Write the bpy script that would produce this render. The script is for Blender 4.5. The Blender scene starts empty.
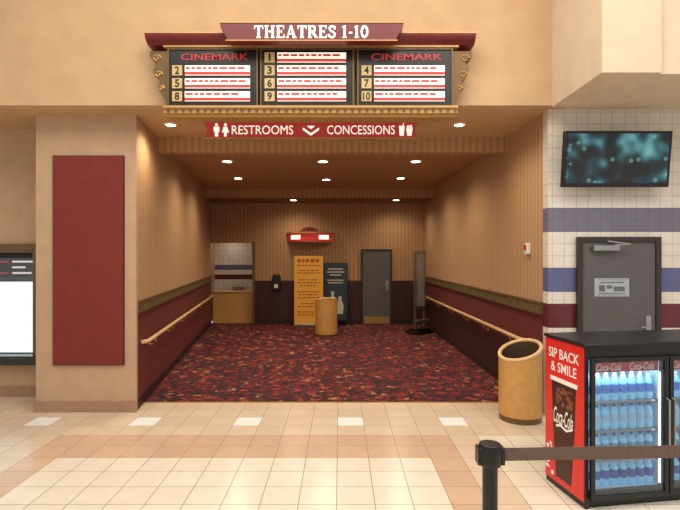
import bpy, bmesh, math, random
from mathutils import Matrix, Vector, Euler
random.seed(4)
R = math.radians
COL = bpy.context.scene.collection
# ------------------------------------------------------------------ materials
def lin(c):
    o = []
    for v in c[:3]:
        v = v / 255.0
        o.append(v / 12.92 if v <= 0.04045 else ((v + 0.055) / 1.055) ** 2.4)
    return (o[0], o[1], o[2], 1.0)
def newmat(name):
    m = bpy.data.materials.new(name); m.use_nodes = True
    nt = m.node_tree
    return m, nt, nt.nodes['Principled BSDF']
def M(name, col, rough=.6, metal=0.0, es=0.0, ecol=None, noise=.06, ns=14.0, bump=0.0, bs=120.0, alpha=None):
    m, nt, b = newmat(name)
    tc = nt.nodes.new('ShaderNodeTexCoord')
    n = nt.nodes.new('ShaderNodeTexNoise'); n.inputs['Scale'].default_value = ns; n.inputs['Detail'].default_value = 5
    nt.links.new(tc.outputs['Object'], n.inputs['Vector'])
    r = nt.nodes.new('ShaderNodeValToRGB')
    l = lin(col)
    r.color_ramp.elements[0].position = .3; r.color_ramp.elements[1].position = .7
    r.color_ramp.elements[0].color = tuple(x * (1 - noise) for x in l[:3]) + (1,)
    r.color_ramp.elements[1].color = tuple(min(1, x * (1 + noise)) for x in l[:3]) + (1,)
    nt.links.new(n.outputs['Fac'], r.inputs['Fac'])
    nt.links.new(r.outputs['Color'], b.inputs['Base Color'])
    b.inputs['Roughness'].default_value = rough
    b.inputs['Metallic'].default_value = metal
    if es > 0:
        b.inputs['Emission Strength'].default_value = es
        b.inputs['Emission Color'].default_value = lin(ecol or col)
    if bump > 0:
        n2 = nt.nodes.new('ShaderNodeTexNoise'); n2.inputs['Scale'].default_value = bs; n2.inputs['Detail'].default_value = 3
        nt.links.new(tc.outputs['Object'], n2.inputs['Vector'])
        bp = nt.nodes.new('ShaderNodeBump'); bp.inputs['Strength'].default_value = bump; bp.inputs['Distance'].default_value = .01
        nt.links.new(n2.outputs['Fac'], bp.inputs['Height']); nt.links.new(bp.outputs['Normal'], b.inputs['Normal'])
    return m
def Mstripe(name, axis, c1, c2, period=.13):
    m, nt, b = newmat(name)
    tc = nt.nodes.new('ShaderNodeTexCoord'); sp = nt.nodes.new('ShaderNodeSeparateXYZ')
    nt.links.new(tc.outputs['Object'], sp.inputs[0])
    d = nt.nodes.new('ShaderNodeMath'); d.operation = 'DIVIDE'; d.inputs[1].default_value = period
    nt.links.new(sp.outputs[axis], d.inputs[0])
    f = nt.nodes.new('ShaderNodeMath'); f.operation = 'FRACT'; nt.links.new(d.outputs[0], f.inputs[0])
    r = nt.nodes.new('ShaderNodeValToRGB'); e = r.color_ramp.elements
    e[0].position = 0; e[0].color = lin(c1); e[1].position = .42; e[1].color = lin(c1)
    for p, c in ((.48, c2), (.58, c1), (.62, c2), (.92, c2), (1.0, c1)):
        x = e.new(p); x.color = lin(c)
    nt.links.new(f.outputs[0], r.inputs['Fac'])
    nt.links.new(r.outputs['Color'], b.inputs['Base Color'])
    b.inputs['Roughness'].default_value = .7
    return m
def Mtile(name, c1, c2, grout, size, off=(0, 0), plane='XY', mortar=.004, rough=.22):
    m, nt, b = newmat(name)
    tc = nt.nodes.new('ShaderNodeTexCoord'); sp = nt.nodes.new('ShaderNodeSeparateXYZ')
    nt.links.new(tc.outputs['Object'], sp.inputs[0])
    cb = nt.nodes.new('ShaderNodeCombineXYZ')
    for i, ax in enumerate(plane):
        a = nt.nodes.new('ShaderNodeMath'); a.operation = 'ADD'; a.inputs[1].default_value = off[i]
        nt.links.new(sp.outputs['XYZ'.index(ax)], a.inputs[0]); nt.links.new(a.outputs[0], cb.inputs[i])
    br = nt.nodes.new('ShaderNodeTexBrick'); br.offset = 0; br.squash = 1
    br.inputs['Scale'].default_value = 1; br.inputs['Mortar Size'].default_value = mortar
    br.inputs['Mortar Smooth'].default_value = .1; br.inputs['Bias'].default_value = 0
    br.inputs['Brick Width'].default_value = size; br.inputs['Row Height'].default_value = size
    br.inputs['Color1'].default_value = lin(c1); br.inputs['Color2'].default_value = lin(c2); br.inputs['Mortar'].default_value = lin(grout)
    nt.links.new(cb.outputs[0], br.inputs['Vector'])
    n = nt.nodes.new('ShaderNodeTexNoise'); n.inputs['Scale'].default_value = 7; n.inputs['Detail'].default_value = 6
    nt.links.new(tc.outputs['Object'], n.inputs['Vector'])
    rr = nt.nodes.new('ShaderNodeMapRange'); rr.inputs[3].default_value = .9; rr.inputs[4].default_value = 1.06
    nt.links.new(n.outputs['Fac'], rr.inputs[0])
    mx = nt.nodes.new('ShaderNodeVectorMath'); mx.operation = 'MULTIPLY'
    nt.links.new(br.outputs['Color'], mx.inputs[0]); nt.links.new(rr.outputs[0], mx.inputs[1])
    nt.links.new(mx.outputs[0], b.inputs['Base Color'])
    b.inputs['Roughness'].default_value = rough
    bp = nt.nodes.new('ShaderNodeBump'); bp.inputs['Strength'].default_value = .25; bp.inputs['Distance'].default_value = .004; bp.invert = True
    nt.links.new(br.outputs['Fac'], bp.inputs['Height']); nt.links.new(bp.outputs['Normal'], b.inputs['Normal'])
    return m
def Mcarpet():
    m, nt, b = newmat('carpet_pattern')
    tc = nt.nodes.new('ShaderNodeTexCoord')
    n = nt.nodes.new('ShaderNodeTexNoise'); n.inputs['Scale'].default_value = 9; n.inputs['Detail'].default_value = 2
    nt.links.new(tc.outputs['Object'], n.inputs['Vector'])
    ad = nt.nodes.new('ShaderNodeMix'); ad.data_type = 'RGBA'; ad.inputs[0].default_value = .14
    nt.links.new(tc.outputs['Object'], ad.inputs[6]); nt.links.new(n.outputs['Color'], ad.inputs[7])
    v = nt.nodes.new('ShaderNodeTexVoronoi'); v.inputs['Scale'].default_value = 14
    nt.links.new(ad.outputs[2], v.inputs['Vector'])
    sp = nt.nodes.new('ShaderNodeSeparateColor'); nt.links.new(v.outputs['Color'], sp.inputs[0])
    r = nt.nodes.new('ShaderNodeValToRGB'); r.color_ramp.interpolation = 'CONSTANT'
    e = r.color_ramp.elements; e[0].position = 0; e[0].color = lin((80, 20, 20)); e[1].position = .28; e[1].color = lin((124, 32, 28))
    for p, c in ((.44, (42, 16, 20)), (.62, (152, 52, 36)), (.72, (86, 22, 22)), (.84, (170, 112, 74)), (.90, (54, 46, 54)), (.94, (118, 28, 26))):
        x = e.new(p); x.color = lin(c)
    nt.links.new(sp.outputs[0], r.inputs['Fac'])
    v2 = nt.nodes.new('ShaderNodeTexVoronoi'); v2.inputs['Scale'].default_value = 6; v2.feature = 'DISTANCE_TO_EDGE'
    nt.links.new(ad.outputs[2], v2.inputs['Vector'])
    r2 = nt.nodes.new('ShaderNodeValToRGB'); r2.color_ramp.elements[0].position = .04; r2.color_ramp.elements[1].position = .07
    r2.color_ramp.elements[0].color = (1, 1, 1, 1); r2.color_ramp.elements[1].color = (0, 0, 0, 1)
    nt.links.new(v2.outputs['Distance'], r2.inputs['Fac'])
    mx = nt.nodes.new('ShaderNodeMix'); mx.data_type = 'RGBA'; mx.inputs[7].default_value = lin((40, 12, 16))
    nt.links.new(r2.outputs['Color'], mx.inputs[0]); nt.links.new(r.outputs['Color'], mx.inputs[6])
    nt.links.new(mx.outputs[2], b.inputs['Base Color']); b.inputs['Roughness'].default_value = .95
    return m
def Mglass(name, tint=(255, 255, 255), refl=.08):
    m = bpy.data.materials.new(name); m.use_nodes = True; nt = m.node_tree; nt.nodes.clear()
    o = nt.nodes.new('ShaderNodeOutputMaterial'); t = nt.nodes.new('ShaderNodeBsdfTransparent'); t.inputs[0].default_value = lin(tint)
    g = nt.nodes.new('ShaderNodeBsdfGlossy'); g.inputs['Roughness'].default_value = .03
    mx = nt.nodes.new('ShaderNodeMixShader'); mx.inputs[0].default_value = refl
    nt.links.new(t.outputs[0], mx.inputs[1]); nt.links.new(g.outputs[0], mx.inputs[2]); nt.links.new(mx.outputs[0], o.inputs[0])
    return m
def Mscreen():
    m, nt, b = newmat('tv_picture')
    tc = nt.nodes.new('ShaderNodeTexCoord')
    n = nt.nodes.new('ShaderNodeTexNoise'); n.inputs['Scale'].default_value = 4.0; n.inputs['Detail'].default_value = 1
    nt.links.new(tc.outputs['Object'], n.inputs['Vector'])
    v = nt.nodes.new('ShaderNodeTexVoronoi'); v.inputs['Scale'].default_value = 8
    nt.links.new(tc.outputs['Object'], v.inputs['Vector'])
    r = nt.nodes.new('ShaderNodeValToRGB'); e = r.color_ramp.elements
    e[0].position = .42; e[0].color = lin((6, 14, 20)); e[1].position = .76; e[1].color = lin((120, 190, 190))
    x = e.new(.52); x.color = lin((20, 54, 62)); x = e.new(.60); x.color = lin((50, 104, 110))
    nt.links.new(n.outputs['Fac'], r.inputs['Fac'])
    r2 = nt.nodes.new('ShaderNodeValToRGB'); r2.color_ramp.elements[0].position = .18; r2.color_ramp.elements[0].color = lin((96, 150, 140)); r2.color_ramp.elements[1].position = .22; r2.color_ramp.elements[1].color = (0, 0, 0, 1)
    nt.links.new(v.outputs['Distance'], r2.inputs['Fac'])
    mx = nt.nodes.new('ShaderNodeMix'); mx.data_type = 'RGBA'; mx.blend_type = 'ADD'; mx.inputs[0].default_value = .6
    nt.links.new(r.outputs['Color'], mx.inputs[6]); nt.links.new(r2.outputs['Color'], mx.inputs[7])
    nt.links.new(mx.outputs[2], b.inputs['Emission Color']); b.inputs['Emission Strength'].default_value = .9
    b.inputs['Base Color'].default_value = (.01, .01, .01, 1); b.inputs['Roughness'].default_value = .5
    return m
m_stucco = M('tan_stucco', (200, 165, 126), .85, bump=.25, bs=60, noise=.06, ns=4)
m_stucco2 = M('light_stucco', (216, 195, 168), .85, bump=.2, bs=60, noise=.05, ns=5)
m_pil = M('pilaster_stucco', (190, 157, 126), .85, bump=.3, bs=60, noise=.06, ns=5)
m_soff = M('soffit_paint', (196, 160, 118), .8)
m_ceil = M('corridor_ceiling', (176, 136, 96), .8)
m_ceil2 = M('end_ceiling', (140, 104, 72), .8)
m_strY = Mstripe('striped_wallpaper_y', 1, (190, 152, 112), (174, 136, 96), .11)
m_strX = Mstripe('striped_wallpaper_x', 0, (184, 144, 102), (164, 124, 86), .10)
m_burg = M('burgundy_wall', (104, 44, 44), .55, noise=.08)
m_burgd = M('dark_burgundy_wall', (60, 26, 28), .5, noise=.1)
m_trim = M('olive_gold_trim', (100, 88, 54), .5, noise=.5, ns=18)
m_trimr = M('red_brown_trim', (78, 24, 26), .5)
m_base = M('dark_baseboard', (44, 24, 24), .5)
m_baseT = M('tan_base_tile', (164, 128, 104), .4)
m_red = M('red_fabric_panel', (122, 42, 34), .85, noise=.08, bump=.1)
m_black = M('black_plastic', (18, 18, 20), .35)
m_blackm = M('black_matte', (14, 13, 14), .6)
m_gold = M('antique_gold', (190, 148, 90), .4, .3)
m_goldd = M('dark_gold', (112, 86, 52), .45, .3)
m_signred = M('sign_red', (104, 24, 28), .4, es=.08)
m_white = M('white_letter', (250, 242, 228), .4, es=.8)
m_glowred = M('glowing_sign_red', (160, 52, 46), .4, es=.45)
m_redpan = M('glowing_red_panel', (180, 44, 40), .4, es=.5)
m_glowpink = M('glowing_pale_panel', (255, 214, 200), .4, es=1.8)
m_steel = M('brushed_steel', (170, 170, 172), .3, .9)
m_brass = M('brass_plate', (206, 168, 100), .3, .8)
m_wood = M('light_wood_rail', (214, 176, 122), .4, noise=.12)
m_bin = M('gold_laminate', (206, 156, 88), .4, noise=.08)
m_bind = M('tan_rim', (226, 184, 128), .4)
m_binin = M('bin_inside', (70, 48, 30), .8)
m_doorg = M('grey_door', (92, 88, 90), .45)
m_frame = M('dark_door_frame', (52, 40, 40), .45)
m_lamp = M('lamp_lens', (255, 248, 232), .4, es=18)
m_lens2 = M('bright_tube', (240, 248, 255), .4, es=4)
m_white_p = M('white_plastic', (232, 228, 220), .4)
m_yel = M('yellow_banner', (238, 180, 70), .5)
m_org = M('orange_ink', (190, 84, 34), .5)
m_teal = M('dark_teal_poster', (42, 60, 70), .5)
m_pale = M('pale_ink', (200, 200, 186), .5)
m_coke = M('soda_red', (216, 46, 36), .35, es=.1)
m_coked = M('cola_brown', (62, 18, 14), .35)
m_ice = M('ice_glint', (150, 84, 60), .3)
m_ink = M('white_ink', (246, 240, 232), .4, es=.1)
m_led = M('led_white', (250, 232, 214), .4, es=.85)
m_ledr = M('led_red', (186, 46, 40), .4, es=.5)
m_hdr = M('header_red', (168, 40, 38), .4, es=.4)
m_numc = M('number_plate', (196, 166, 110), .4, es=.12)
m_green = M('green_marble', (42, 46, 38), .25, noise=.3)
m_plate = M('notice_silver', (176, 182, 186), .3, .2)
m_plateb = M('notice_grey_print', (96, 104, 110), .4)
m_floorc = Mcarpet()
T = .2925
fo = (2.366 + 20 * T, -6.44 + 40 * T)
m_tp = Mtile('peach_floor_tile', (226, 204, 176), (220, 197, 169), (168, 144, 122), T, fo, mortar=.003)
m_tk = Mtile('pink_floor_tile', (216, 182, 152), (208, 174, 144), (166, 138, 114), T, fo, mortar=.003)
m_tc = Mtile('cream_floor_tile', (238, 227, 206), (232, 220, 199), (158, 145, 125), T, fo, mortar=.0035)
m_tw = Mtile('white_floor_tile', (250, 250, 246), (250, 250, 246), (180, 164, 146), T, fo, mortar=.003)
def wt(n, c, g=(178, 170, 162)): return Mtile(n, c, tuple(int(v * .97) for v in c), g, .14, (0.04, .07), 'XZ', .003, .25)
w_cream = wt('cream_wall_tile', (232, 222, 208)); w_slate = wt('slate_wall_tile', (118, 114, 132), (104, 100, 110))
w_blue = wt('blue_wall_tile', (98, 102, 146), (96, 94, 116)); w_burg = wt('burgundy_wall_tile', (104, 40, 46), (90, 50, 50))
m_glass = Mglass('clear_glass', (236, 242, 246)); m_tv = Mscreen()
m_water = M('water_bottle_plastic', (140, 196, 224), .15, es=.28, ecol=(130, 205, 240)); m_cap = M('bottle_cap', (236, 240, 246), .4, es=.15)  # bottle plastic and caps emit a little, cooler light put into the material
m_capb = M('blue_bottle_cap', (40, 90, 170), .4, es=.15)
m_blab = [M('deep_blue_label', (34, 84, 160), .4, es=.2), M('teal_label', (60, 140, 170), .4, es=.2), M('pale_blue_label', (150, 190, 216), .4, es=.2), M('blue_label', (60, 120, 190), .4, es=.2)]  # labels carry the same added glow as the bottles
m_inner = M('cooler_liner', (150, 186, 206), .5, es=.12)  # liner is no lamp; its faint emission imitates light filling the cooler
m_belt = M('taupe_belt', (112, 88, 78), .7, noise=.15, ns=60)
# ------------------------------------------------------------------ mesh builder
class MB:
    def __init__(s): s.v = []; s.f = []; s.mi = []
    def add(s, vs, fs, mi=0, X=None):
        o = len(s.v)
        for p in vs:
            p = Vector(p)
            if X is not None: p = X @ p
            s.v.append(tuple(p))
        for k, f in enumerate(fs):
            s.f.append(tuple(i + o for i in f)); s.mi.append(mi[k] if isinstance(mi, list) else mi)
        return s
    def box(s, x0, x1, y0, y1, z0, z1, mi=0, X=None):
        vs = [(x0, y0, z0), (x1, y0, z0), (x1, y1, z0), (x0, y1, z0), (x0, y0, z1), (x1, y0, z1), (x1, y1, z1), (x0, y1, z1)]
        return s.add(vs, [(0, 3, 2, 1), (4, 5, 6, 7), (0, 1, 5, 4), (1, 2, 6, 5), (2, 3, 7, 6), (3, 0, 4, 7)], mi, X)
    def prism(s, poly, a0, a1, axis='y', mi=0, X=None):
        n = len(poly)
        def P(p, a):
            return {'y': (p[0], a, p[1]), 'z': (p[0], p[1], a), 'x': (a, p[0], p[1])}[axis]
        vs = [P(p, a0) for p in poly] + [P(p, a1) for p in poly]
        fs = [tuple(range(n)), tuple(range(2 * n - 1, n - 1, -1))] + [(i, (i + 1) % n, n + (i + 1) % n, n + i) for i in range(n)]
        return s.add(vs, fs, mi, X)
    def lathe(s, prof, n=24, mi=0, X=None):
        vs = []; fs = []; ms = []
        for p in prof:
            for i in range(n):
                a = 2 * math.pi * i / n
                vs.append((p[0] * math.cos(a), p[0] * math.sin(a), p[1]))
        for k in range(len(prof) - 1):
            for i in range(n):
                j = (i + 1) % n
                fs.append((k * n + i, k * n + j, (k + 1) * n + j, (k + 1) * n + i)); ms.append(prof[k][2] if len(prof[k]) > 2 else mi)
        if prof[0][0] > 1e-5: fs.append(tuple(range(n - 1, -1, -1))); ms.append(ms[0])
        if prof[-1][0] > 1e-5: fs.append(tuple(range((len(prof) - 1) * n, len(prof) * n))); ms.append(ms[-1])
        return s.add(vs, fs, ms, X)
    def tube(s, path, r, n=10, mi=0, closed=False):
        vs = []; fs = []; m = len(path); path = [Vector(p) for p in path]
        for k, p in enumerate(path):
            if closed: t = path[(k + 1) % m] - path[k - 1]
            else: t = path[min(k + 1, m - 1)] - path[max(k - 1, 0)]
            t.normalize(); up = Vector((0, 0, 1)) if abs(t.z) < .9 else Vector((1, 0, 0))
            a = t.cross(up).normalized(); b = a.cross(t)
            for i in range(n):
                q = 2 * math.pi * i / n; vs.append(p + a * r * math.cos(q) + b * r * math.sin(q))
        for k in range(m if closed else m - 1):
            for i in range(n):
                j = (i + 1) % n; k2 = (k + 1) % m
                fs.append((k * n + i, k * n + j, k2 * n + j, k2 * n + i))
        if not closed: fs.append(tuple(range(n))); fs.append(tuple(range(m * n - 1, (m - 1) * n - 1, -1)))
        return s.add(vs, fs, mi)
    def obj(s, name, mats, parent=None, bevel=0, smooth=True, **kw):
        me = bpy.data.meshes.new(name); me.from_pydata(s.v, [], s.f)
        if not isinstance(mats, (list, tuple)): mats = [mats]
        for m in mats: me.materials.append(m)
        for p, i in zip(me.polygons, s.mi): p.material_index = i
        bm = bmesh.new(); bm.from_mesh(me)
        bmesh.ops.recalc_face_normals(bm, faces=bm.faces); bm.to_mesh(me); bm.free()
        if smooth:
            me.polygons.foreach_set('use_smooth', [True] * len(me.polygons)); me.set_sharp_from_angle(angle=R(35))
        me.update()
        o = bpy.data.objects.new(name, me); COL.objects.link(o)
        if parent: o.parent = parent
        if bevel:
            b = o.modifiers.new('bevel', 'BEVEL'); b.width = bevel; b.segments = 2; b.limit_method = 'ANGLE'
        for k in ('label', 'category', 'kind', 'group'):
            if k in kw: o[k] = kw[k]
        return o
def struct(o): o['kind'] = 'structure'; return o
def thing(name, label, cat, loc=(0, 0, 0), rz=0, group=None):
    e = bpy.data.objects.new(name, None); e.empty_display_size = .1; COL.objects.link(e)
    e.location = loc; e.rotation_euler = (0, 0, rz); e['label'] = label; e['category'] = cat
    if group: e['group'] = group
    return e
def bx(name, a, mat, parent=None, bevel=0, **kw):
    return MB().box(*a).obj(name, mat, parent, bevel, **kw)
def text(name, s, c, w, h, mat, parent, rot=(R(90), 0, 0), ext=.003, shear=0, off=0.0):
    cu = bpy.data.curves.new('t', 'FONT'); cu.body = s; cu.size = 1; cu.shear = shear; cu.offset = off; cu.resolution_u = 3
    o = bpy.data.objects.new('t', cu); COL.objects.link(o)
    bpy.context.view_layer.update()
    me = bpy.data.meshes.new_from_object(o.evaluated_get(bpy.context.evaluated_depsgraph_get()))
    bpy.data.objects.remove(o)
    xs = [v.co.x for v in me.vertices]; ys = [v.co.y for v in me.vertices]
    cx, cy = (min(xs) + max(xs)) / 2, (min(ys) + max(ys)) / 2
    sx = w / (max(xs) - min(xs)); sy = h / (max(ys) - min(ys))
    X = Matrix.Translation(c) @ Euler(rot).to_matrix().to_4x4()
    for v in me.vertices: v.co = X @ Vector(((v.co.x - cx) * sx, (v.co.y - cy) * sy, ext))
    me.materials.clear(); me.materials.append(mat); me.name = name
    o = bpy.data.objects.new(name, me); COL.objects.link(o); o.parent = parent
    return o
# ------------------------------------------------------------------ room shell
mb = MB()
x0 = -2.366
for i in range(-14, 26):
    for j in range(0, 26):
        xa, xb = x0 + i * T, x0 + (i + 1) * T; yb, ya = 6.44 - j * T, 6.44 - (j + 1) * T
        mi = 0
        if j == 2 and i % 4 == 0: mi = 3
        elif 4 <= j <= 5 and -2 <= i <= 11: mi = 1
        elif j > 5 and -1 <= i <= 10: mi = 2
        elif j > 5 and i in (-2, 11): mi = 1
        elif j > 3 and i > 11: mi = 2 if i > 12 else 0
        mb.add([(xa, ya, 0), (xb, ya, 0), (xb, yb, 0), (xa, yb, 0)], [(0, 1, 2, 3)], mi)
mb.box(-6.5, 5, 6.44, 6.8, -.06, -.002)
struct(mb.obj('floor', [m_tp, m_tk, m_tc, m_tw], smooth=False))
L0, L1 = (-2.49, 6.10), (-3.54, 13.7)
R0, R1 = (2.43, 5.99), (2.31, 13.7)
struct(MB().prism([(-2.53, 6.44), (2.424, 6.44), (2.31, 14.6), (-3.66, 14.6)], -.05, .006, 'z').obj('floor_carpet', m_floorc, smooth=False))
bx('trim_9', (-2.53, 2.41, 6.425, 6.445, 0, .009), m_brass, kind='structure')
def wallrun(name, p0, p1, z0, z1, t0, t1, mat, **kw):
    d = (Vector(p1) - Vector(p0)).normalized(); nrm = Vector((d.y, -d.x))
    if kw.pop('flip', False): nrm = -nrm
    q = [Vector(p0) + nrm * t0, Vector(p1) + nrm * t0, Vector(p1) + nrm * t1, Vector(p0) + nrm * t1]
    return struct(MB().prism([tuple(v) for v in q], z0, z1, 'z').obj(name, mat, smooth=False))
wallrun('wall_left', L0, L1, 0, 3.6, -.2, 0, m_strY)
wallrun('wall_right', R0, R1, 0, 3.6, -.2, 0, m_strY, flip=True)
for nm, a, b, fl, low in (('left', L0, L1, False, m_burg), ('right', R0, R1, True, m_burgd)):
    wallrun('trim_' + ('1' if nm == 'left' else '2'), a, b, 1.19, 1.31, 0, .03, m_trim, flip=fl)
    wallrun('trim_' + ('3' if nm == 'left' else '4'), a, b, 1.31, 1.335, 0, .04, m_goldd, flip=fl)
    wallrun('trim_' + ('5' if nm == 'left' else '6'), a, b, 1.165, 1.19, 0, .04, m_trimr, flip=fl)
    wallrun('wall_dado_' + nm, a, b, .72, 1.165, 0, .012, m_burg, flip=fl)
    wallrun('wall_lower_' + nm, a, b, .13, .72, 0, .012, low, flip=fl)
    wallrun('baseboard_' + nm, a, b, 0.006, .13, 0, .02, m_base, flip=fl)
mb = MB()
mb.box(-2.36, 2.6, 13.7, 13.85, 0, 3.6).box(-3.6, -2.36, 13.7, 13.85, 2.23, 3.6)
struct(mb.obj('wall_back', m_strX, smooth=False))
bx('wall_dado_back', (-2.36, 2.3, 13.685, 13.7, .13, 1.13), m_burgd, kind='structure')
bx('trim_7', (-2.36, 2.3, 13.67, 13.7, 1.13, 1.2), m_trimr, kind='structure')
bx('baseboard_back', (-2.36, 2.3, 13.67, 13.7, 0.006, .13), m_base, kind='structure')
bx('trim_8', (-2.40, -2.33, 13.66, 13.7, 0.006, 2.27), m_goldd, kind='structure')
def bandwall(name, xa, xb, ya, yb, bands, mats):
    mb = MB()
    for z0, z1, mi in bands: mb.box(xa, xb, ya, yb, z0, z1, mi)
    return struct(mb.obj(name, mats, smooth=False))
wm = [w_cream, w_slate, w_blue, w_burg]
bandwall('wall_alcove', -3.75, -2.2, 14.6, 14.7, [(0, 1.19, 0), (1.19, 1.33, 3), (1.33, 1.47, 0), (1.47, 1.61, 2), (1.61, 2.6, 0)], wm)
bx('wall_alcove_side', (-3.8, -3.66, 13.7, 14.6, 0, 2.6), m_stucco, kind='structure')
bx('wall_alcove_return', (-2.36, -2.2, 13.85, 14.6, 0, 2.6), m_stucco, kind='structure')
bx('ceiling_alcove', (-3.66, -2.36, 13.85, 14.6, 2.4, 2.5), m_stucco2, kind='structure')
bandwall('wall_tiled', 2.43, 6.2, 5.84, 5.99,
         [(0, 1.05, 0), (1.05, 1.33, 3), (1.33, 1.47, 0), (1.47, 1.75, 2), (1.75, 2.17, 0), (2.17, 2.45, 1), (2.45, 3.6, 0)], wm)
bx('baseboard_tiled', (2.43, 6.2, 5.82, 5.84, 0, .12), m_baseT, kind='structure')
# ceilings
struct(bx('ceiling_soffit', (-7, 2.6, 5.83, 7.2, 3.6, 3.7), m_soff))
bx('ceiling_beam', (-2.9, 2.5, 7.2, 7.36, 3.38, 3.8), m_strX, kind='structure')
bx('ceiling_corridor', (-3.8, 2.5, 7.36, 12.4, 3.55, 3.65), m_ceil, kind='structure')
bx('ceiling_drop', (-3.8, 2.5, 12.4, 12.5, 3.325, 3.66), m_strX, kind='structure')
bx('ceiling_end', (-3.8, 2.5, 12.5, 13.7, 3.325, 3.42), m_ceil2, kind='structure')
# upper walls
bx('wall_header', (-7, 2.6, 5.68, 5.83, 3.6, 6.2), m_stucco, kind='structure')
bx('wall_bulkhead', (2.41, 6.4, 4.64, 5.68, 3.58, 6.2), m_stucco2, kind='structure')
bx('ceiling_bulkhead', (2.6, 6.4, 5.68, 5.84, 3.6, 3.7), m_stucco2, kind='structure')
bx('wall_column', (2.41, 2.96, 4.60, 4.64, 3.58, 6.2), m_stucco2, kind='structure')
mb = MB()
mb.box(-7, -5.8, 6.73, 6.88, 0, 3.6).box(-4.06, -3.68, 6.73, 6.88, 0, 3.6).box(-5.8, -4.06, 6.73, 6.88, 0, .53).box(-5.8, -4.06, 6.73, 6.88, 1.98, 3.6)
struct(mb.obj('wall_ticket', m_pil, smooth=False))
bx('baseboard_ticket', (-7, -3.68, 6.71, 6.73, 0, .14), m_baseT, kind='structure')
mb = MB(); mb.box(-3.68, -2.47, 6.05, 6.10, 0, 3.6).box(-3.68, -2.80, 6.10, 6.73, 0, 3.6)
struct(mb.obj('wall_pilaster', m_pil, smooth=False))
struct(MB().box(-3.695, -2.455, 6.03, 6.05, 0, .13).obj('baseboard_pilaster', m_baseT, smooth=False))
bx('wall_booth', (-6, -3.9, 8.0, 8.1, 0, 2.6), M('booth_paint', (150, 140, 128), .7), kind='structure')
bx('wall_booth_side', (-3.95, -3.85, 6.88, 8.0, 0, 2.6), m_stucco2, kind='structure')
bx('ceiling_booth', (-6, -3.95, 6.88, 8.0, 2.5, 2.6), m_white_p, kind='structure')
w = thing('window_1', 'ticket window with dark gold frame and green marble sill', 'window'); w['kind'] = 'structure'
mb = MB(); mb.box(-5.87, -4.0, 6.67, 6.73, 1.93, 2.05).box(-4.1, -4.0, 6.67, 6.73, .5, 1.93).box(-5.87, -5.8, 6.67, 6.73, .5, 1.93)
mb.box(-5.8, -4.1, 6.66, 6.67, 1.96, 1.99).obj('frame', m_goldd, w)
bx('sill', (-5.87, -3.98, 6.6, 6.78, .44, .56), m_green, w, .01)
bx('mullion', (-4.98, -4.93, 6.72, 6.78, .56, 1.93), m_black, w)
bx('header_rail', (-5.8, -4.1, 6.72, 6.78, 1.86, 1.93), m_blackm, w)
bx('glass_pane', (-5.8, -4.1, 6.75, 6.758, .56, 1.86), m_glass, w)
# doors
def door(name, xa, xb, yw, top, label, kick=False, sign=False):
    d = thing(name, label, 'door'); d['kind'] = 'structure'
    f = .06 if sign else .05
    mb = MB(); mb.box(xa, xa + f, yw - .05, yw, 0.008, top).box(xb - f, xb, yw - .05, yw, 0.008, top).box(xa + f, xb - f, yw - .05, yw, top - f, top)
    mb.obj('frame', m_frame, d, .004)
    bx('leaf', (xa + f + .004, xb - f - .004, yw - .03, yw - .002, .012, top - f - .004), m_doorg, d)
    lv = MB(); lx = xb - f - .09
    lv.box(lx - .03, lx + .03, yw - .045, yw - .03, .93, 1.20)
    lv.tube([(lx, yw - .045, 1.08), (lx, yw - .09, 1.08), (lx - .03, yw - .095, 1.08), (lx - .12, yw - .095, 1.07)], .011)
    lv.obj('handle', m_steel, d, label='steel lever handle')
    if kick: bx('kick_plate', (xa + f + .03, xb - f - .03, yw - .036, yw - .03, .03, .22), m_brass, d, label='brass kick plate')
    if sign:
        cl = MB(); cl.box(xa + .16, xa + .46, yw - .10, yw - .03, top - .16, top - .1)
        cl.tube([(xa + .4, yw - .09, top - .10), (xa + .55, yw - .16, top - .085), (xa + .34, yw - .055, top - .05)], .01)
        cl.obj('door_closer', m_steel, d, .004)
        mb = MB().box(xa + .2, xa + .6, yw - .036, yw - .03, 1.42, 1.63)
        for (u0, u1, z0, z1) in ((.03, .37, .015, .02), (.03, .37, .19, .195), (.06, .34, .155, .168), (.05, .12, .06, .13), (.14, .20, .09, .13), (.22, .35, .06, .115), (.05, .35, .032, .042)):
            mb.box(xa + .2 + u0, xa + .2 + u1, yw - .0372, yw - .0359, 1.42 + z0, 1.42 + z1, 1)
        mb.obj('door_plate', [m_plate, m_plateb], d, label='silver notice plate')
    return d
door('door_1', .575, 1.425, 13.67, 2.06, 'dark grey door with brass kick plate', kick=True)
door('door_2', 2.745, 3.714, 5.82, 2.11, 'grey metal door with closer and notice plate', sign=True)
# ------------------------------------------------------------------ pilaster panel
p = thing('wall_panel', 'tall burgundy red fabric panel on stucco pilaster', 'wall panel', (-3.035, 6.05, .58))
bx('panel_face', (-.42, .42, -.035, -.005, .0, 2.51), m_red, p, .006)
bx('panel_frame', (-.43, .43, -.022, 0, -.01, 2.52), m_trimr, p)
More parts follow.
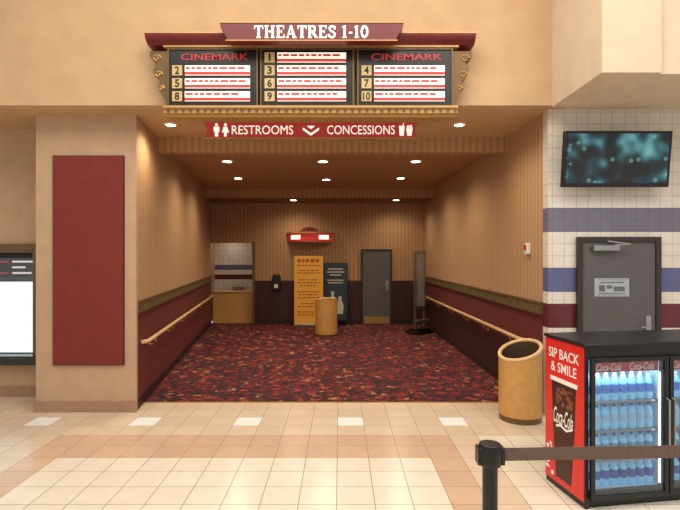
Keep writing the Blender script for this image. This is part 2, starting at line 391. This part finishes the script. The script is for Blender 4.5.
# ------------------------------------------------------------------ marquee
def prof_bar(xa, xb, prof): return MB().prism(prof, xa, xb, 'x')
mq = thing('marquee_cornice', 'dark red cornice with gold edges above showtime boards', 'cornice', (-.32, 5.68, 4.20))
prof_bar(-1.79, 1.79, [(0, .0), (-.20, .0), (-.24, .03), (-.26, .04), (-.28, .075), (-.28, .095), (0, .095)]).obj('cornice', m_signred, mq)
prof_bar(-1.80, 1.80, [(0, .095), (-.285, .095), (-.285, .11), (0, .11)]).obj('cornice_edge', m_gold, mq)
prof_bar(-1.62, 1.62, [(0, -.02), (-.20, -.02), (-.20, .0), (0, .0)]).obj('cornice_edge', m_gold, mq)
sh = thing('marquee_shelf', 'gold moulded shelf beneath showtime boards', 'shelf', (-.32, 5.68, 3.415))
mb = prof_bar(-1.60, 1.60, [(0, 0), (-.18, 0), (-.20, .02), (-.24, .03), (-.24, .07), (-.27, .08), (-.27, .105), (0, .105)])
for k in range(40): mb.box(-1.56 + k * .08, -1.53 + k * .08, -.246, -.239, .038, .064, 1)
mb.obj('shelf_body', [m_gold, m_goldd], sh)
for sx in (-1, 1):
    br = thing('scroll_bracket', 'dark gold carved scroll bracket beside showtime boards', 'bracket', (-.32, 5.68, 3.35), group='scroll brackets of the marquee')
    xi = 1.583 if sx < 0 else 1.568
    poly = [(xi, .80), (1.78, .80), (1.78, .74), (1.70, .68), (1.74, .60), (1.72, .52), (1.66, .47), (1.69, .41), (1.66, .33), (1.61, .26), (1.60, .172), (xi, .172)]
    mb = MB().prism([(sx * a, b) for a, b in poly], -.16, 0, 'y')
    for cx, cz, r in ((1.70, .72, .045), (1.68, .54, .04), (1.645, .39, .03)):
        mb.tube([(sx * cx + r * math.cos(t * .6) * (1 - t / 16), -.165, cz + r * math.sin(t * .6) * (1 - t / 16)) for t in range(14)], .010, 6, 1)
    mb.obj('bracket_body', [m_goldd, m_gold], br)
def board(cx, wid, header, rows, label):
    b = thing('showtime_board', label, 'display board', (cx, 5.68, 3.522), group='showtime boards under the cornice')
    H = .655; h = wid / 2 - .002
    bx('board_body', (-h, h, -.17, -.0, 0, H), m_black, b)
    mb = MB(); f = .018
    mb.box(-h, h, -.185, -.17, 0, f).box(-h, h, -.185, -.17, H - f, H).box(-h, -h + f, -.185, -.17, f, H - f).box(h - f, h, -.185, -.17, f, H - f)
    mb.obj('board_frame', m_goldd, b)
    if header: text('board_header', header, (0.02, -.172, H - .095), wid * .74, .075, m_hdr, b, off=.01)
    for n, z in rows:
        z -= 3.522
        bx('number_plate', (-h + .05, -h + .16, -.178, -.17, z - .055, z + .055), m_numc, b)
        text('number', n, (-h + .105, -.178, z), {'1': .02, '10': .08}.get(n, .05), .085, m_blackm, b, off=.02)
        mb = MB().box(-h + .19, h - .09, -.176, -.17, z - .054, z + .054); x = -h + .2
        mb.box(-h + .19, h - .09, -.178, -.1759, z - .048, z - .016, 1)
        while x < h - .2:
            ww = random.uniform(.03, .09); mb.box(x, min(x + ww, h - .1), -.178, -.1759, z + .012, z + .036, 1); x += ww + .018
        mb.obj('title_strip', [m_led, m_ledr], b)
k = .01096
def bz(y): return 1.9 + (255 - y) * k
board(-1.40, 1.00, 'CINEMARK', [('2', bz(69.5)), ('5', bz(82.5)), ('8', bz(95.5))], 'black showtime board with rows two, five and eight')
board(-.362, 1.04, None, [('1', bz(56.5)), ('3', bz(69.5)), ('6', bz(82.5)), ('9', bz(95.5))], 'black showtime board with rows one, three, six and nine')
board(.715, 1.06, 'CINEMARK', [('4', bz(69.5)), ('7', bz(82.5)), ('10', bz(95.5))], 'black showtime board with rows four, seven and ten')
hs = thing('theatres_sign', 'dark red flared sign with white serif lettering above boards', 'sign', (-.30, 5.29, 4.165))
MB().prism([(-.90, -.0), (.90, 0), (.90, .04), (.965, .14), (.965, .19), (-.965, .19), (-.965, .14), (-.90, .04)], 0, .10, 'y').obj('sign_body', m_signred, hs)
MB().box(-.975, .975, -.008, .10, .19, .203).box(-.91, .91, -.008, 0.0, 0, .01).obj('sign_edge', m_gold, hs)
G = {
 'T': (.80, [([(.4, 0), (.4, 1)], .17), ([(.04, .96), (.76, .96)], .08), ([(.07, .96), (.05, .72)], .06), ([(.73, .96), (.75, .72)], .06), ([(.22, .03), (.58, .03)], .06)]),
 'H': (.92, [([(.2, 0), (.2, 1)], .16), ([(.72, 0), (.72, 1)], .16), ([(.2, .52), (.72, .52)], .08)] + [([(a, b), (a + .32, b)], .06) for a in (.04, .56) for b in (.03, .97)]),
 'E': (.76, [([(.2, 0), (.2, 1)], .16), ([(.04, .97), (.66, .97)], .07), ([(.04, .03), (.68, .03)], .07), ([(.2, .52), (.5, .52)], .07), ([(.65, .99), (.67, .74)], .06), ([(.67, 0), (.7, .27)], .06), ([(.5, .4), (.5, .64)], .05)]),
 'A': (.92, [([(.14, 0), (.44, 1)], .07), ([(.44, 1), (.76, 0)], .17), ([(.24, .33), (.66, .33)], .07), ([(.02, .03), (.28, .03)], .06), ([(.58, .03), (.92, .03)], .06)]),
 'R': (.86, [([(.2, 0), (.2, 1)], .16), ([(.04, .03), (.36, .03)], .06), ([(.04, .97), (.45, .97)], .07), ([(.45, .97), (.6, .9), (.64, .75), (.6, .58), (.45, .5), (.2, .5)], .12), ([(.42, .5), (.74, .03)], .16), ([(.68, .03), (.86, .03)], .06)]),
 'S': (.66, [([(.55, .72), (.54, .9), (.34, .97), (.16, .9), (.12, .74), (.2, .6), (.4, .48), (.55, .36), (.56, .2), (.46, .07), (.3, .02), (.12, .1), (.08, .28)], .12)]),
 '1': (.5, [([(.26, 0), (.26, 1)], .16), ([(.06, .85), (.26, .97)], .07), ([(.08, .03), (.44, .03)], .06)]),
 '-': (.4, [([(.06, .42), (.34, .42)], .1)]),
 '0': (.7, [([(.35 + .24 * math.cos(t * math.pi / 8), .5 + .45 * math.sin(t * math.pi / 8)) for t in range(17)], .13)]),
 ' ': (.35, [])}
mb = MB(); word = 'THEATRES 1-10'; tot = sum(G[c][0] + .06 for c in word); sc = 1.22 / tot; x = -.61; hh = .128
for ch in word:
    wd, strokes = G[ch]
    for pts, sw in strokes:
        for (a, b) in zip(pts[:-1], pts[1:]):
            A = Vector((x + a[0] * sc, .030 + a[1] * hh)); B = Vector((x + b[0] * sc, .030 + b[1] * hh))
            d = (B - A); L = d.length
            if L < 1e-6: continue
            d /= L; n = Vector((-d.y, d.x)) * sw * sc * .58
            e = d * (sw * sc * .15 if len(pts) > 2 else 0)
            mb.prism([tuple(A - e - n), tuple(B + e - n), tuple(B + e + n), tuple(A - e + n)], -.012, 0, 'y')
    x += (wd + .06) * sc
mb.obj('lettering', m_white, hs, smooth=False, label='white serif letters reading theatres 1-10')
# ------------------------------------------------------------------ restrooms / concessions sign
rs = thing('hanging_sign', 'lit red restrooms and concessions sign hung under soffit', 'sign', (-.36, 6.2, 3.35))
MB().prism([(-1.33, .0), (1.33, 0), (1.28, .10), (1.33, .2), (-1.33, .2), (-1.28, .10)], 0, .10, 'y').obj('sign_body', m_glowred, rs)
MB().box(-1.34, 1.34, -.012, .11, -.012, .006).box(-1.34, 1.34, -.012, .11, .194, .206).obj('sign_edge', m_gold, rs)
for hx in (-.95, .95): bx('hanger', (hx - .04, hx + .04, .03, .07, .206, .25), m_goldd, rs)
text('lettering', 'RESTROOMS', (-.60, -.004, .1), .76, .11, m_white, rs, off=.0)
text('lettering', 'CONCESSIONS', (.62, -.004, .1), .84, .11, m_white, rs, off=.0)
MB().prism([(-.10, .13), (0, .06), (.10, .13), (.10, .10), (0, .03), (-.10, .10)], -.006, 0, 'y').prism([(-.05, .15), (.05, .15), (0, .11)], -.006, 0, 'y').obj('arrow_mark', m_white, rs)
def person(cx, skirt):
    mb = MB()
    mb.prism([(cx + .018 * math.cos(t), .165 + .018 * math.sin(t)) for t in [i * math.pi / 5 for i in range(10)]], -.006, 0, 'y')
    if skirt: mb.prism([(cx - .02, .14), (cx + .02, .14), (cx + .045, .07), (cx + .015, .07), (cx + .015, .02), (cx - .015, .02), (cx - .015, .07), (cx - .045, .07)], -.006, 0, 'y')
    else: mb.prism([(cx - .035, .14), (cx + .035, .14), (cx + .035, .08), (cx + .02, .08), (cx + .02, .02), (cx - .02, .02), (cx - .02, .08), (cx - .035, .08)], -.006, 0, 'y')
    mb.obj('restroom_figure', m_white, rs)
person(-1.17, False); person(-1.06, True)
MB().prism([(1.09, .15), (1.16, .15), (1.15, .03), (1.10, .03)], -.006, 0, 'y').prism([(1.13, .15), (1.14, .15), (1.155, .185), (1.145, .185)], -.006, 0, 'y').obj('snack_figure', m_white, rs)
MB().prism([(1.18, .12), (1.26, .12), (1.245, .03), (1.195, .03)], -.006, 0, 'y').prism([(1.18, .13), (1.20, .16), (1.22, .15), (1.24, .165), (1.26, .13)], -.006, 0, 'y').obj('snack_figure', m_white, rs)
# ------------------------------------------------------------------ TV
tv = thing('television', 'flat black television showing teal picture on tiled wall', 'television', (3.10, 5.84, 2.975))
tl = Matrix.Translation((0, -.22, 0)) @ Matrix.Rotation(R(7), 4, 'X')
MB().box(-.6, .6, -.03, .03, -.31, .31, 0, tl).obj('casing', m_black, tv, .008)
MB().box(-.565, .565, -.034, -.031, -.265, .28, 0, tl).obj('screen', m_tv, tv)
mb = MB(); mb.box(-.12, .12, -.03, 0, -.15, .15).box(-.03, .03, -.2, -.03, -.04, .04); mb.obj('wall_mount', m_blackm, tv)
# ------------------------------------------------------------------ handrails
def rail(p0, p1, flip, label):
    t = thing('handrail', label, 'handrail')
    d = (Vector(p1) - Vector(p0)).normalized(); n = Vector((d.y, -d.x)) * (-1 if flip else 1)
    def P(s, o, z):
        q = Vector(p0) + d * s + n * o; return (q.x, q.y, z)
    L = (Vector(p1) - Vector(p0)).length
    s0 = .05
    MB().tube([P(s0, .02, .80), P(s0, .06, .81), P(s0 + .03, .085, .81), P(s0 + .1, .09, .81), P(L - .4, .09, .81), P(L - .33, .085, .81), P(L - .3, .06, .81), P(L - .3, .02, .81)], .026, 12).obj('rail', m_wood, t)
    k = .5
    while k < L - .5:
        MB().tube([P(k, .013, .70), P(k, .05, .70), P(k, .085, .74), P(k, .09, .785)], .010, 8).tube([P(k, .012, .70), P(k, .018, .70)], .035, 12).obj('bracket', m_brass, t)
        k += 1.2
rail((-2.51, 6.25), L1, False, 'pale wood handrail along burgundy wall with brass brackets')
rail((2.424, 6.35), R1, True, 'pale wood handrail along dark dado with brass brackets')
# ------------------------------------------------------------------ bins
def waste_bin(x, y, rz, r, hlow, hhigh, label):
    b = thing('waste_bin', label, 'trash bin', (x, y, .0 if y < 6.4 else .006), rz, group='gold laminate waste bins')
    n = 40
    def top(a, rr=r): return hlow + (hhigh - hlow) * (math.cos(a) * rr / r + 1) / 2
    A = [2 * math.pi * i / n for i in range(n)]
    vs = [(r * .97 * math.cos(a), r * .97 * math.sin(a), .0) for a in A] + [(r * .97 * math.cos(a), r * .97 * math.sin(a), .06) for a in A] + [(r * math.cos(a), r * math.sin(a), .07) for a in A] + [(r * math.cos(a), r * math.sin(a), top(a)) for a in A]
    r2 = r - .03
    vs += [(r2 * math.cos(a), r2 * math.sin(a), top(a, r2)) for a in A]
    fs = [tuple(range(n - 1, -1, -1))]; mi = [0]
    for k in range(4):
        for i in range(n):
            j = (i + 1) % n; fs.append((k * n + i, k * n + j, (k + 1) * n + j, (k + 1) * n + i)); mi.append(1 if k == 0 else 0)
    MB().add(vs, fs, mi).obj('bin_shell', [m_bin, m_goldd], b)
    vs = [(r2 * math.cos(a), r2 * math.sin(a), top(a, r2) - .002) for a in A] + [(r2 * math.cos(a), r2 * math.sin(a), hlow - .25) for a in A]
    fs = [(i, (i + 1) % n, n + (i + 1) % n, n + i) for i in range(n)] + [tuple(range(n, 2 * n))]
    MB().add(vs, fs).obj('bin_liner', m_binin, b)
    rm = r - .012
    MB().tube([(rm * math.cos(a), rm * math.sin(a), top(a, rm) + .006) for a in A], .022, 8, closed=True).obj('bin_rim', m_bind, b)
waste_bin(2.09, 5.80, R(35), .24, .70, .885, 'gold laminate round bin with slanted open top by tiles')
waste_bin(-.32, 11.7, R(-80), .26, .74, .90, 'gold laminate round bin standing before yellow banner')
# ------------------------------------------------------------------ end wall things
bn = thing('banner', 'tall yellow floor banner with orange header and fine print', 'banner', (-.835, 13.35, .006))
mb = MB().box(-.385, .385, -.01, .01, .06, 1.87)
xx = -.3
for ww in (.1, .06, .09, .12, .08): mb.box(xx, xx + ww, -.014, -.009, 1.70, 1.79, 1); xx += ww + .03
for i, (ww, z) in enumerate(((.31, 1.6), (.25, 1.47), (.3, 1.40), (.28, 1.22), (.3, 1.14), (.24, 1.06), (.3, .9), (.26, .82), (.3, .74), (.2, .58), (.28, .5), (.3, .36), (.3, .28))):
    x1 = -ww
    while x1 < ww - .03:
        w2 = random.uniform(.04, .12); mb.box(x1, min(x1 + w2, ww), -.014, -.009, z, z + .03, 1); x1 += w2 + .025
mb.obj('banner_sheet', [m_yel, m_org], bn, smooth=False)
MB().box(-.4, .4, -.09, .09, 0, .06).obj('banner_foot', m_steel, bn, .01)
ps = thing('poster_stand', 'dark teal poster with pale print and two figures', 'poster', (-.12, 13.5, .006))
MB().box(-.33, .33, .0, .03, .1, 1.68).box(-.3, .3, -.12, .12, 0, .03).box(-.03, .03, .01, .03, .03, .12).obj('stand_frame', m_black, ps)
mb = MB().box(-.31, .31, -.012, .01, .15, 1.66)
for ww, z in ((.2, 1.5), (.24, 1.42), (.16, 1.34), (.22, 1.2), (.2, 1.13)): mb.box(-ww, ww, -.015, -.011, z, z + .03, 1)
for cx, sc2 in ((-.08, 1), (.12, .85)):
    mb.prism([(cx + .05 * math.cos(i * .63), .86 * sc2 + .06 * math.sin(i * .63)) for i in range(10)], -.015, -.011, 'y', 1)
    mb.prism([(cx - .04, .8 * sc2), (cx + .04, .8 * sc2), (cx + .1, .62 * sc2), (cx + .08, .3), (cx - .08, .3), (cx - .1, .62 * sc2)], -.015, -.011, 'y', 1)
mb.obj('poster_sheet', [m_teal, m_pale], ps, smooth=False)
cs = thing('lit_canopy_sign', 'curved red wall canopy sign with glowing panels', 'sign', (-.81, 13.7, 2.2))
def arcpoly(rx, ry, n=18): return [(rx * math.cos(math.pi + math.pi * i / n), ry * math.sin(math.pi + math.pi * i / n)) for i in range(n + 1)]
MB().prism(arcpoly(.60, .42), .07, .28, 'z').obj('canopy_body', m_redpan, cs)
MB().prism(arcpoly(.64, .46), .28, .32, 'z').prism(arcpoly(.58, .40), .04, .07, 'z').obj('canopy_edge', m_gold, cs)
MB().prism([(-.26, .32), (.26, .32), (.16, .41), (0, .45), (-.16, .41)], -.44, -.38, 'y').obj('canopy_crest', m_signred, cs)
for a0, a1 in ((214, 246), (294, 326)):
    pts = []
    for i in range(7):
        a = R(a0 + (a1 - a0) * i / 6); pts.append((.612 * math.cos(a), .432 * math.sin(a)))
    vs = [(x, y, .12) for x, y in pts] + [(x, y, .23) for x, y in pts]
    MB().add(vs, [(i, i + 1, i + 8, i + 7) for i in range(6)]).obj('glowing_panel', m_glowpink, cs)
wp = thing('wall_dispenser', 'small black dispenser on end wall above dado', 'dispenser', (-1.73, 13.685, .95))
MB().prism([(-.12, .0), (.12, 0), (.12, .3), (.08, .42), (-.08, .42), (-.12, .3)], -.14, 0, 'y').obj('dispenser_body', m_black, wp, .01)
MB().box(-.05, .05, -.16, -.14, .06, .16).obj('dispenser_spout', m_white_p, wp)
ct = thing('service_counter', 'tan counter with pale top inside bright alcove', 'counter', (-2.98, 13.9, 0.006))
bx('counter_body', (-.55, .58, 0, .35, 0, .86), m_bin, ct)
bx('counter_top', (-.56, .58, -.04, .38, .86, .90), m_bind, ct, .008)
df = thing('drinking_fountain', 'steel drinking fountain resting on tan counter', 'fountain', (-2.85, 14.05, .906))
MB().lathe([(.0, .02), (.12, .03), (.19, .08), (.2, .1), (.17, .1), (.1, .05), (0, .045)], 20).box(-.12, .12, -.1, .12, 0, .04).obj('basin', m_steel, df)
MB().tube([(.0, .08, .04), (0, .08, .16), (0, .05, .18), (0, .01, .17)], .01).obj('spout', m_steel, df)
al = thing('ceiling_light', 'small glowing lamp in alcove ceiling', 'light', (-3.1, 14.1, 2.4))
MB().lathe([(.0, -.03), (.08, -.03), (.1, -.02), (.1, 0), (0, 0)], 16).obj('lens', m_lamp, al)
st = thing('display_stand', 'tall narrow silver display stand on dark base', 'stand', (1.93, 12.1, .006), R(35))
MB().box(-.28, .28, -.2, .2, 0, .07).box(-.22, .22, -.15, .15, .07, .12).obj('base', m_black, st, .01)
MB().box(-.17, -.13, -.03, .03, .12, 1.95).box(.13, .17, -.03, .03, .12, 1.95).box(-.17, .17, -.03, .03, 1.95, 1.99).box(-.17, .17, -.03, .03, .6, .66).obj('frame', m_steel, st)
bx('panel', (-.13, .13, -.012, .012, .66, 1.95), M('grey_display_panel', (150, 148, 146), .25, .1), st)
bx('shelf', (-.2, .2, -.18, .03, .3, .34), m_steel, st)
fa = thing('fire_alarm', 'small white strobe alarm on striped wallpaper', 'alarm', (2.423, 6.4, 1.98))
bx('alarm_body', (-.05, 0, -.05, .05, -.07, .07), m_white_p, fa, .006)
bx('strobe_lens', (-.065, -.05, -.03, .03, -.01, .05), M('red_lens', (190, 40, 34), .3), fa)
# ------------------------------------------------------------------ downlights
def downlight(x, y, z, e=40, r=.08):
    t = thing('ceiling_light', 'round recessed downlight glowing in ceiling', 'light', (x, y, z), group='recessed downlights')
    MB().lathe([(r + .03, 0), (r + .03, -.008), (r + .0, -.015), (r, -.004), (r, 0)], 24).obj('trim_ring', m_white_p, t)
    MB().lathe([(0, -.010), (r, -.010), (r, -.001), (0, -.001)], 24).obj('lens', m_lamp, t)
    l = bpy.data.lights.new('downlight_lamp', 'SPOT'); l.energy = e; l.color = (1, .83, .62); l.spot_size = R(155); l.spot_blend = .8; l.shadow_soft_size = .07
    o = bpy.data.objects.new('downlight_lamp', l); o.location = (x, y, z - .03); COL.objects.link(o)
for x, y in ((-1.98, 8.78), (-.3, 8.78), (1.33, 8.78), (-2.18, 10.7), (1.3, 10.7), (-.3, 10.9)):
    downlight(x, y, 3.55, 100)
for x, y in ((-1.2, 12.9), (1.45, 12.9)): downlight(x, y, 3.325, 55)
for x in (1.55, -2.2): downlight(x, 6.5, 3.6, 65, .06)
# ------------------------------------------------------------------ ticket booth
m_ws = M('white_screen', (240, 246, 242), .4, es=1.5)
t = thing('ticket_monitor', 'white glowing display panel inside ticket booth', 'monitor', (-4.84, 7.3, 0.0))
MB().box(-.52, .42, 0, .04, .45, 1.54).obj('monitor_casing', m_black, t, .01)
MB().box(-.50, .40, -.004, 0, .48, 1.51).obj('monitor_screen', m_ws, t)
MB().box(-.04, .04, .02, .06, 0, .45).box(-.15, .15, -.1, .15, 0, .02).obj('monitor_pedestal', m_black, t)
mbrd = thing('menu_board', 'dark menu board with bright strips above ticket monitor', 'menu board', (-4.8, 7.97, 1.5))
mb = MB().box(-.85, .85, -.05, 0, 0.05, .5)
for i in range(4):
    for j in range(4): mb.box(-.8 + i * .41, -.8 + i * .41 + random.uniform(.2, .36), -.055, -.049, .1 + j * .09, .13 + j * .09, 1 if i % 2 else 2)
mb.obj('board_body', [m_blackm, m_led, m_ledr], mbrd, smooth=False)
for hx in (-.6, .6): bx('hanger_rod', (hx - .01, hx + .01, -.035, -.015, .5, 1.0), m_steel, mbrd)
# ------------------------------------------------------------------ drinks cooler
CX, CY, CR = 1.83, 3.73, R(9)
ck = thing('drinks_cooler', 'black glass-door drinks cooler with red advertising side', 'cooler', (CX, CY, 0), CR)
W, D, H = 1.36, .52, 1.215
mid = .665
mb = MB()
mb.box(0, .03, 0, D, 0, H).box(W - .03, W, 0, D, 0, H).box(.03, W - .03, D - .03, D, 0, H).box(.03, W - .03, .02, D - .03, 0, .12).box(.03, W - .03, 0.0, D - .03, 1.12, H)
mb.box(mid, mid + .04, .03, D - .03, .12, 1.12)
mb.obj('cabinet_body', m_black, ck, .004)
bx('cabinet_top', (-.02, W + .02, -.03, D + .01, H, H + .025), m_black, ck, .008)
mb = MB(); mb.box(.03, mid, D - .035, D - .03, .12, 1.12).box(mid + .04, W - .03, D - .035, D - .03, .12, 1.12).box(.03, .034, .05, D - .035, .12, 1.12).box(mid - .004, mid, .05, D - .035, .12, 1.12).box(.03, mid, .05, D - .035, .12, .124)
mb.obj('liner', m_inner, ck)
m_strip = M('strip_red', (176, 40, 40), .4, es=.35)
for xa, xb in ((.03, mid + .015), (mid + .025, W - .03)):
    f = .033
    dd = MB().box(xa, xa + f, -.03, .0, .07, 1.13).box(xb - f, xb, -.03, .0, .07, 1.13).box(xa + f, xb - f, -.03, 0, .07, .07 + f).box(xa + f, xb - f, -.03, 0, 1.13 - f, 1.13).obj('door', m_black, ck, .003)
    bx('door_glass', (xa + f, xb - f, -.018, -.012, .07 + f, 1.13 - f), m_glass, dd)
    hx = xb - .018 if xa < .1 else xa + .018
    MB().tube([(hx, -.03, .45), (hx, -.055, .46), (hx, -.055, .80), (hx, -.03, .81)], .007, 8).obj('handle', m_steel, dd)
    hd = bx('header_strip', (xa + .04, xb - .04, .03, .04, 1.01, 1.09), m_strip, ck)
    for o2 in (-.14, .14): text('header_lettering', 'Coca-Cola', ((xa + xb) / 2 + o2, .03, 1.05), .21, .055, m_ink, hd, shear=.35, off=.01)
    for zz in (.33, .555, .78):
        bx('shelf', (xa + .006, xb - .02, .05, D - .05, zz - .012, zz), m_steel, ck)
    bx('light_tube', (xa + .035, xa + .043, .012, .025, .15, 1.0), m_lens2, ck)
    bx('light_tube', (xb - .043, xb - .035, .012, .025, .15, 1.0), m_lens2, ck)
MM = Matrix.Translation((CX, CY, 0)) @ Matrix.Rotation(CR, 4, 'Z')
for lx in (.35, 1.02):
    l = bpy.data.lights.new('cooler_lamp', 'AREA'); l.energy = 3.5; l.size = .5; l.size_y = .04; l.shape = 'RECTANGLE'; l.color = (.75, .9, 1)
    o = bpy.data.objects.new('cooler_lamp', l)
    o.location = MM @ Vector((lx, .06, 1.1)); o.rotation_euler = (R(25), 0, CR); COL.objects.link(o)
sd = bx('side_panel', (-.008, 0, .01, D - .005, .05, H - .01), m_coke, ck, label='red advertising side panel with soda cup')
rot = (R(90), 0, R(-90)); PX = -.008
text('panel_lettering', 'SIP BACK', (PX, D / 2, 1.10), .40, .08, m_ink, sd, rot, off=.012)
text('panel_lettering', '& SMILE', (PX, D / 2, .99), .34, .08, m_ink, sd, rot, off=.012)
def yz(mb2, poly, a=.002, mi=0): mb2.prism(poly, PX - a, PX - .0005, 'x', mi); return mb2
mb = yz(MB(), [(.42, .88), (.10, .88), (.12, .5), (.16, .10), (.36, .10), (.40, .5)])
for i in range(26):
    cy, cz, rr = random.uniform(.15, .37), random.uniform(.70, .84), random.uniform(.01, .024)
    yz(mb, [(cy + rr * math.cos(t * 1.3), cz + rr * math.sin(t * 1.3)) for t in range(5)], .0025, 1)
yz(mb, [(.44, .905), (.08, .905), (.085, .87), (.435, .87)], .003, 2)
for i in range(14):
    cy, cz, rr = random.uniform(.41, .49), random.uniform(.1, .36), random.uniform(.008, .02)
    yz(mb, [(cy + rr * math.cos(t * .8), cz + rr * math.sin(t * .8)) for t in range(8)], .003, 2)
yz(mb, [(.36, .50), (.30, .52), (.22, .50), (.15, .53), (.15, .545), (.22, .52), (.30, .54), (.36, .52)], .003, 2)
mb.obj('cup_print', [m_coked, m_ice, m_ink], sd, smooth=False, label='printed dark cola cup with ice and white rim')
text('panel_lettering', 'Coca-Cola', (PX - .002, .26, .60), .26, .13, m_ink, sd, rot, shear=.35, off=.012)
prof = [(.026, 0, 0), (.032, .01, 0), (.032, .055, 1), (.032, .12, 0), (.031, .13, 0), (.018, .165, 0), (.013, .172, 2), (.014, .174, 2), (.014, .19, 2), (0, .191, 2)]
base = []
blabels = ['clear water bottle with deep blue label and white cap', 'clear water bottle with teal label and blue cap', 'clear water bottle with pale blue label and blue cap', 'clear water bottle with blue label and white cap']
def bottle(kind, lx, ly, lz):
    if len(base) <= kind:
        o = MB().lathe(prof, 14).obj('water_bottle', [m_water, m_blab[kind], m_cap if kind in (0, 3) else m_capb]); base.append(o)
    else:
        o = base[kind].copy(); COL.objects.link(o)
    o.location = MM @ Vector((lx, ly, lz))
    o['label'] = blabels[kind]; o['category'] = 'bottle'; o['group'] = 'water bottles in the drinks cooler'
for si, zz in enumerate((.124, .33, .555, .78)):
    for c in range(8):
        for ly in (.10, .19): bottle(si, .085 + c * .0755, ly, zz + .001)
    for c in range(2): bottle(si, .775 + c * .0755, .10, zz + .001)
# ------------------------------------------------------------------ stanchions
def stanchion(x, y, lab):
    s = thing('barrier_post', lab, 'barrier post', (x, y, 0), group='belt barrier posts')
    MB().lathe([(.17, 0), (.17, .012), (.15, .03), (.045, .05)], 32).obj('base', m_black, s)
    MB().lathe([(.036, .05), (.036, .9)], 24).obj('pole', m_black, s)
    MB().lathe([(.048, .895), (.054, .905), (.054, .985), (.050, 1.0), (0, 1.002)], 24).box(-.064, .064, -.03, .03, .905, .985).obj('head', m_black, s, .003)
    return s
stanchion(.717, 2.39, 'black belt barrier post with taupe belt attached')
stanchion(2.25, 2.45, 'black belt barrier post receiving taupe belt')
bl = bx('barrier_belt', (0, 1.4, -.0015, .0015, .915, .977), m_belt, None, label='taupe retractable belt stretched between black posts', category='belt')
bl.location = (.7825, 2.3926, 0); bl.rotation_euler = (0, 0, R(2.24))
# ------------------------------------------------------------------ lights & world
def area(name, loc, size, sy, e, col, rot=(0, 0, 0)):
    l = bpy.data.lights.new(name, 'AREA'); l.shape = 'RECTANGLE'; l.size = size; l.size_y = sy; l.energy = e; l.color = col
    o = bpy.data.objects.new(name, l); o.location = loc; o.rotation_euler = rot; COL.objects.link(o)
area('lobby_ceiling_lamp', (-.5, 2.6, 6.1), 5, 3, 265, (1, .93, .83))
area('lobby_side_lamp', (3.5, 1.0, 5.8), 2, 2, 100, (1, .95, .89), (R(35), 0, R(10)))
w = bpy.data.worlds.new('world'); bpy.context.scene.world = w; w.use_nodes = True
w.node_tree.nodes['Background'].inputs[0].default_value = (1, .93, .85, 1); w.node_tree.nodes['Background'].inputs[1].default_value = .68
bpy.context.scene.view_settings.view_transform = 'Standard'
cam = bpy.data.cameras.new('camera'); cam.lens = 500 / 680 * 36; cam.sensor_width = 36
co = bpy.data.objects.new('camera', cam); co.location = (0, 0, 1.9); co.rotation_euler = (R(90), 0, 0); COL.objects.link(co)
bpy.context.scene.camera = co
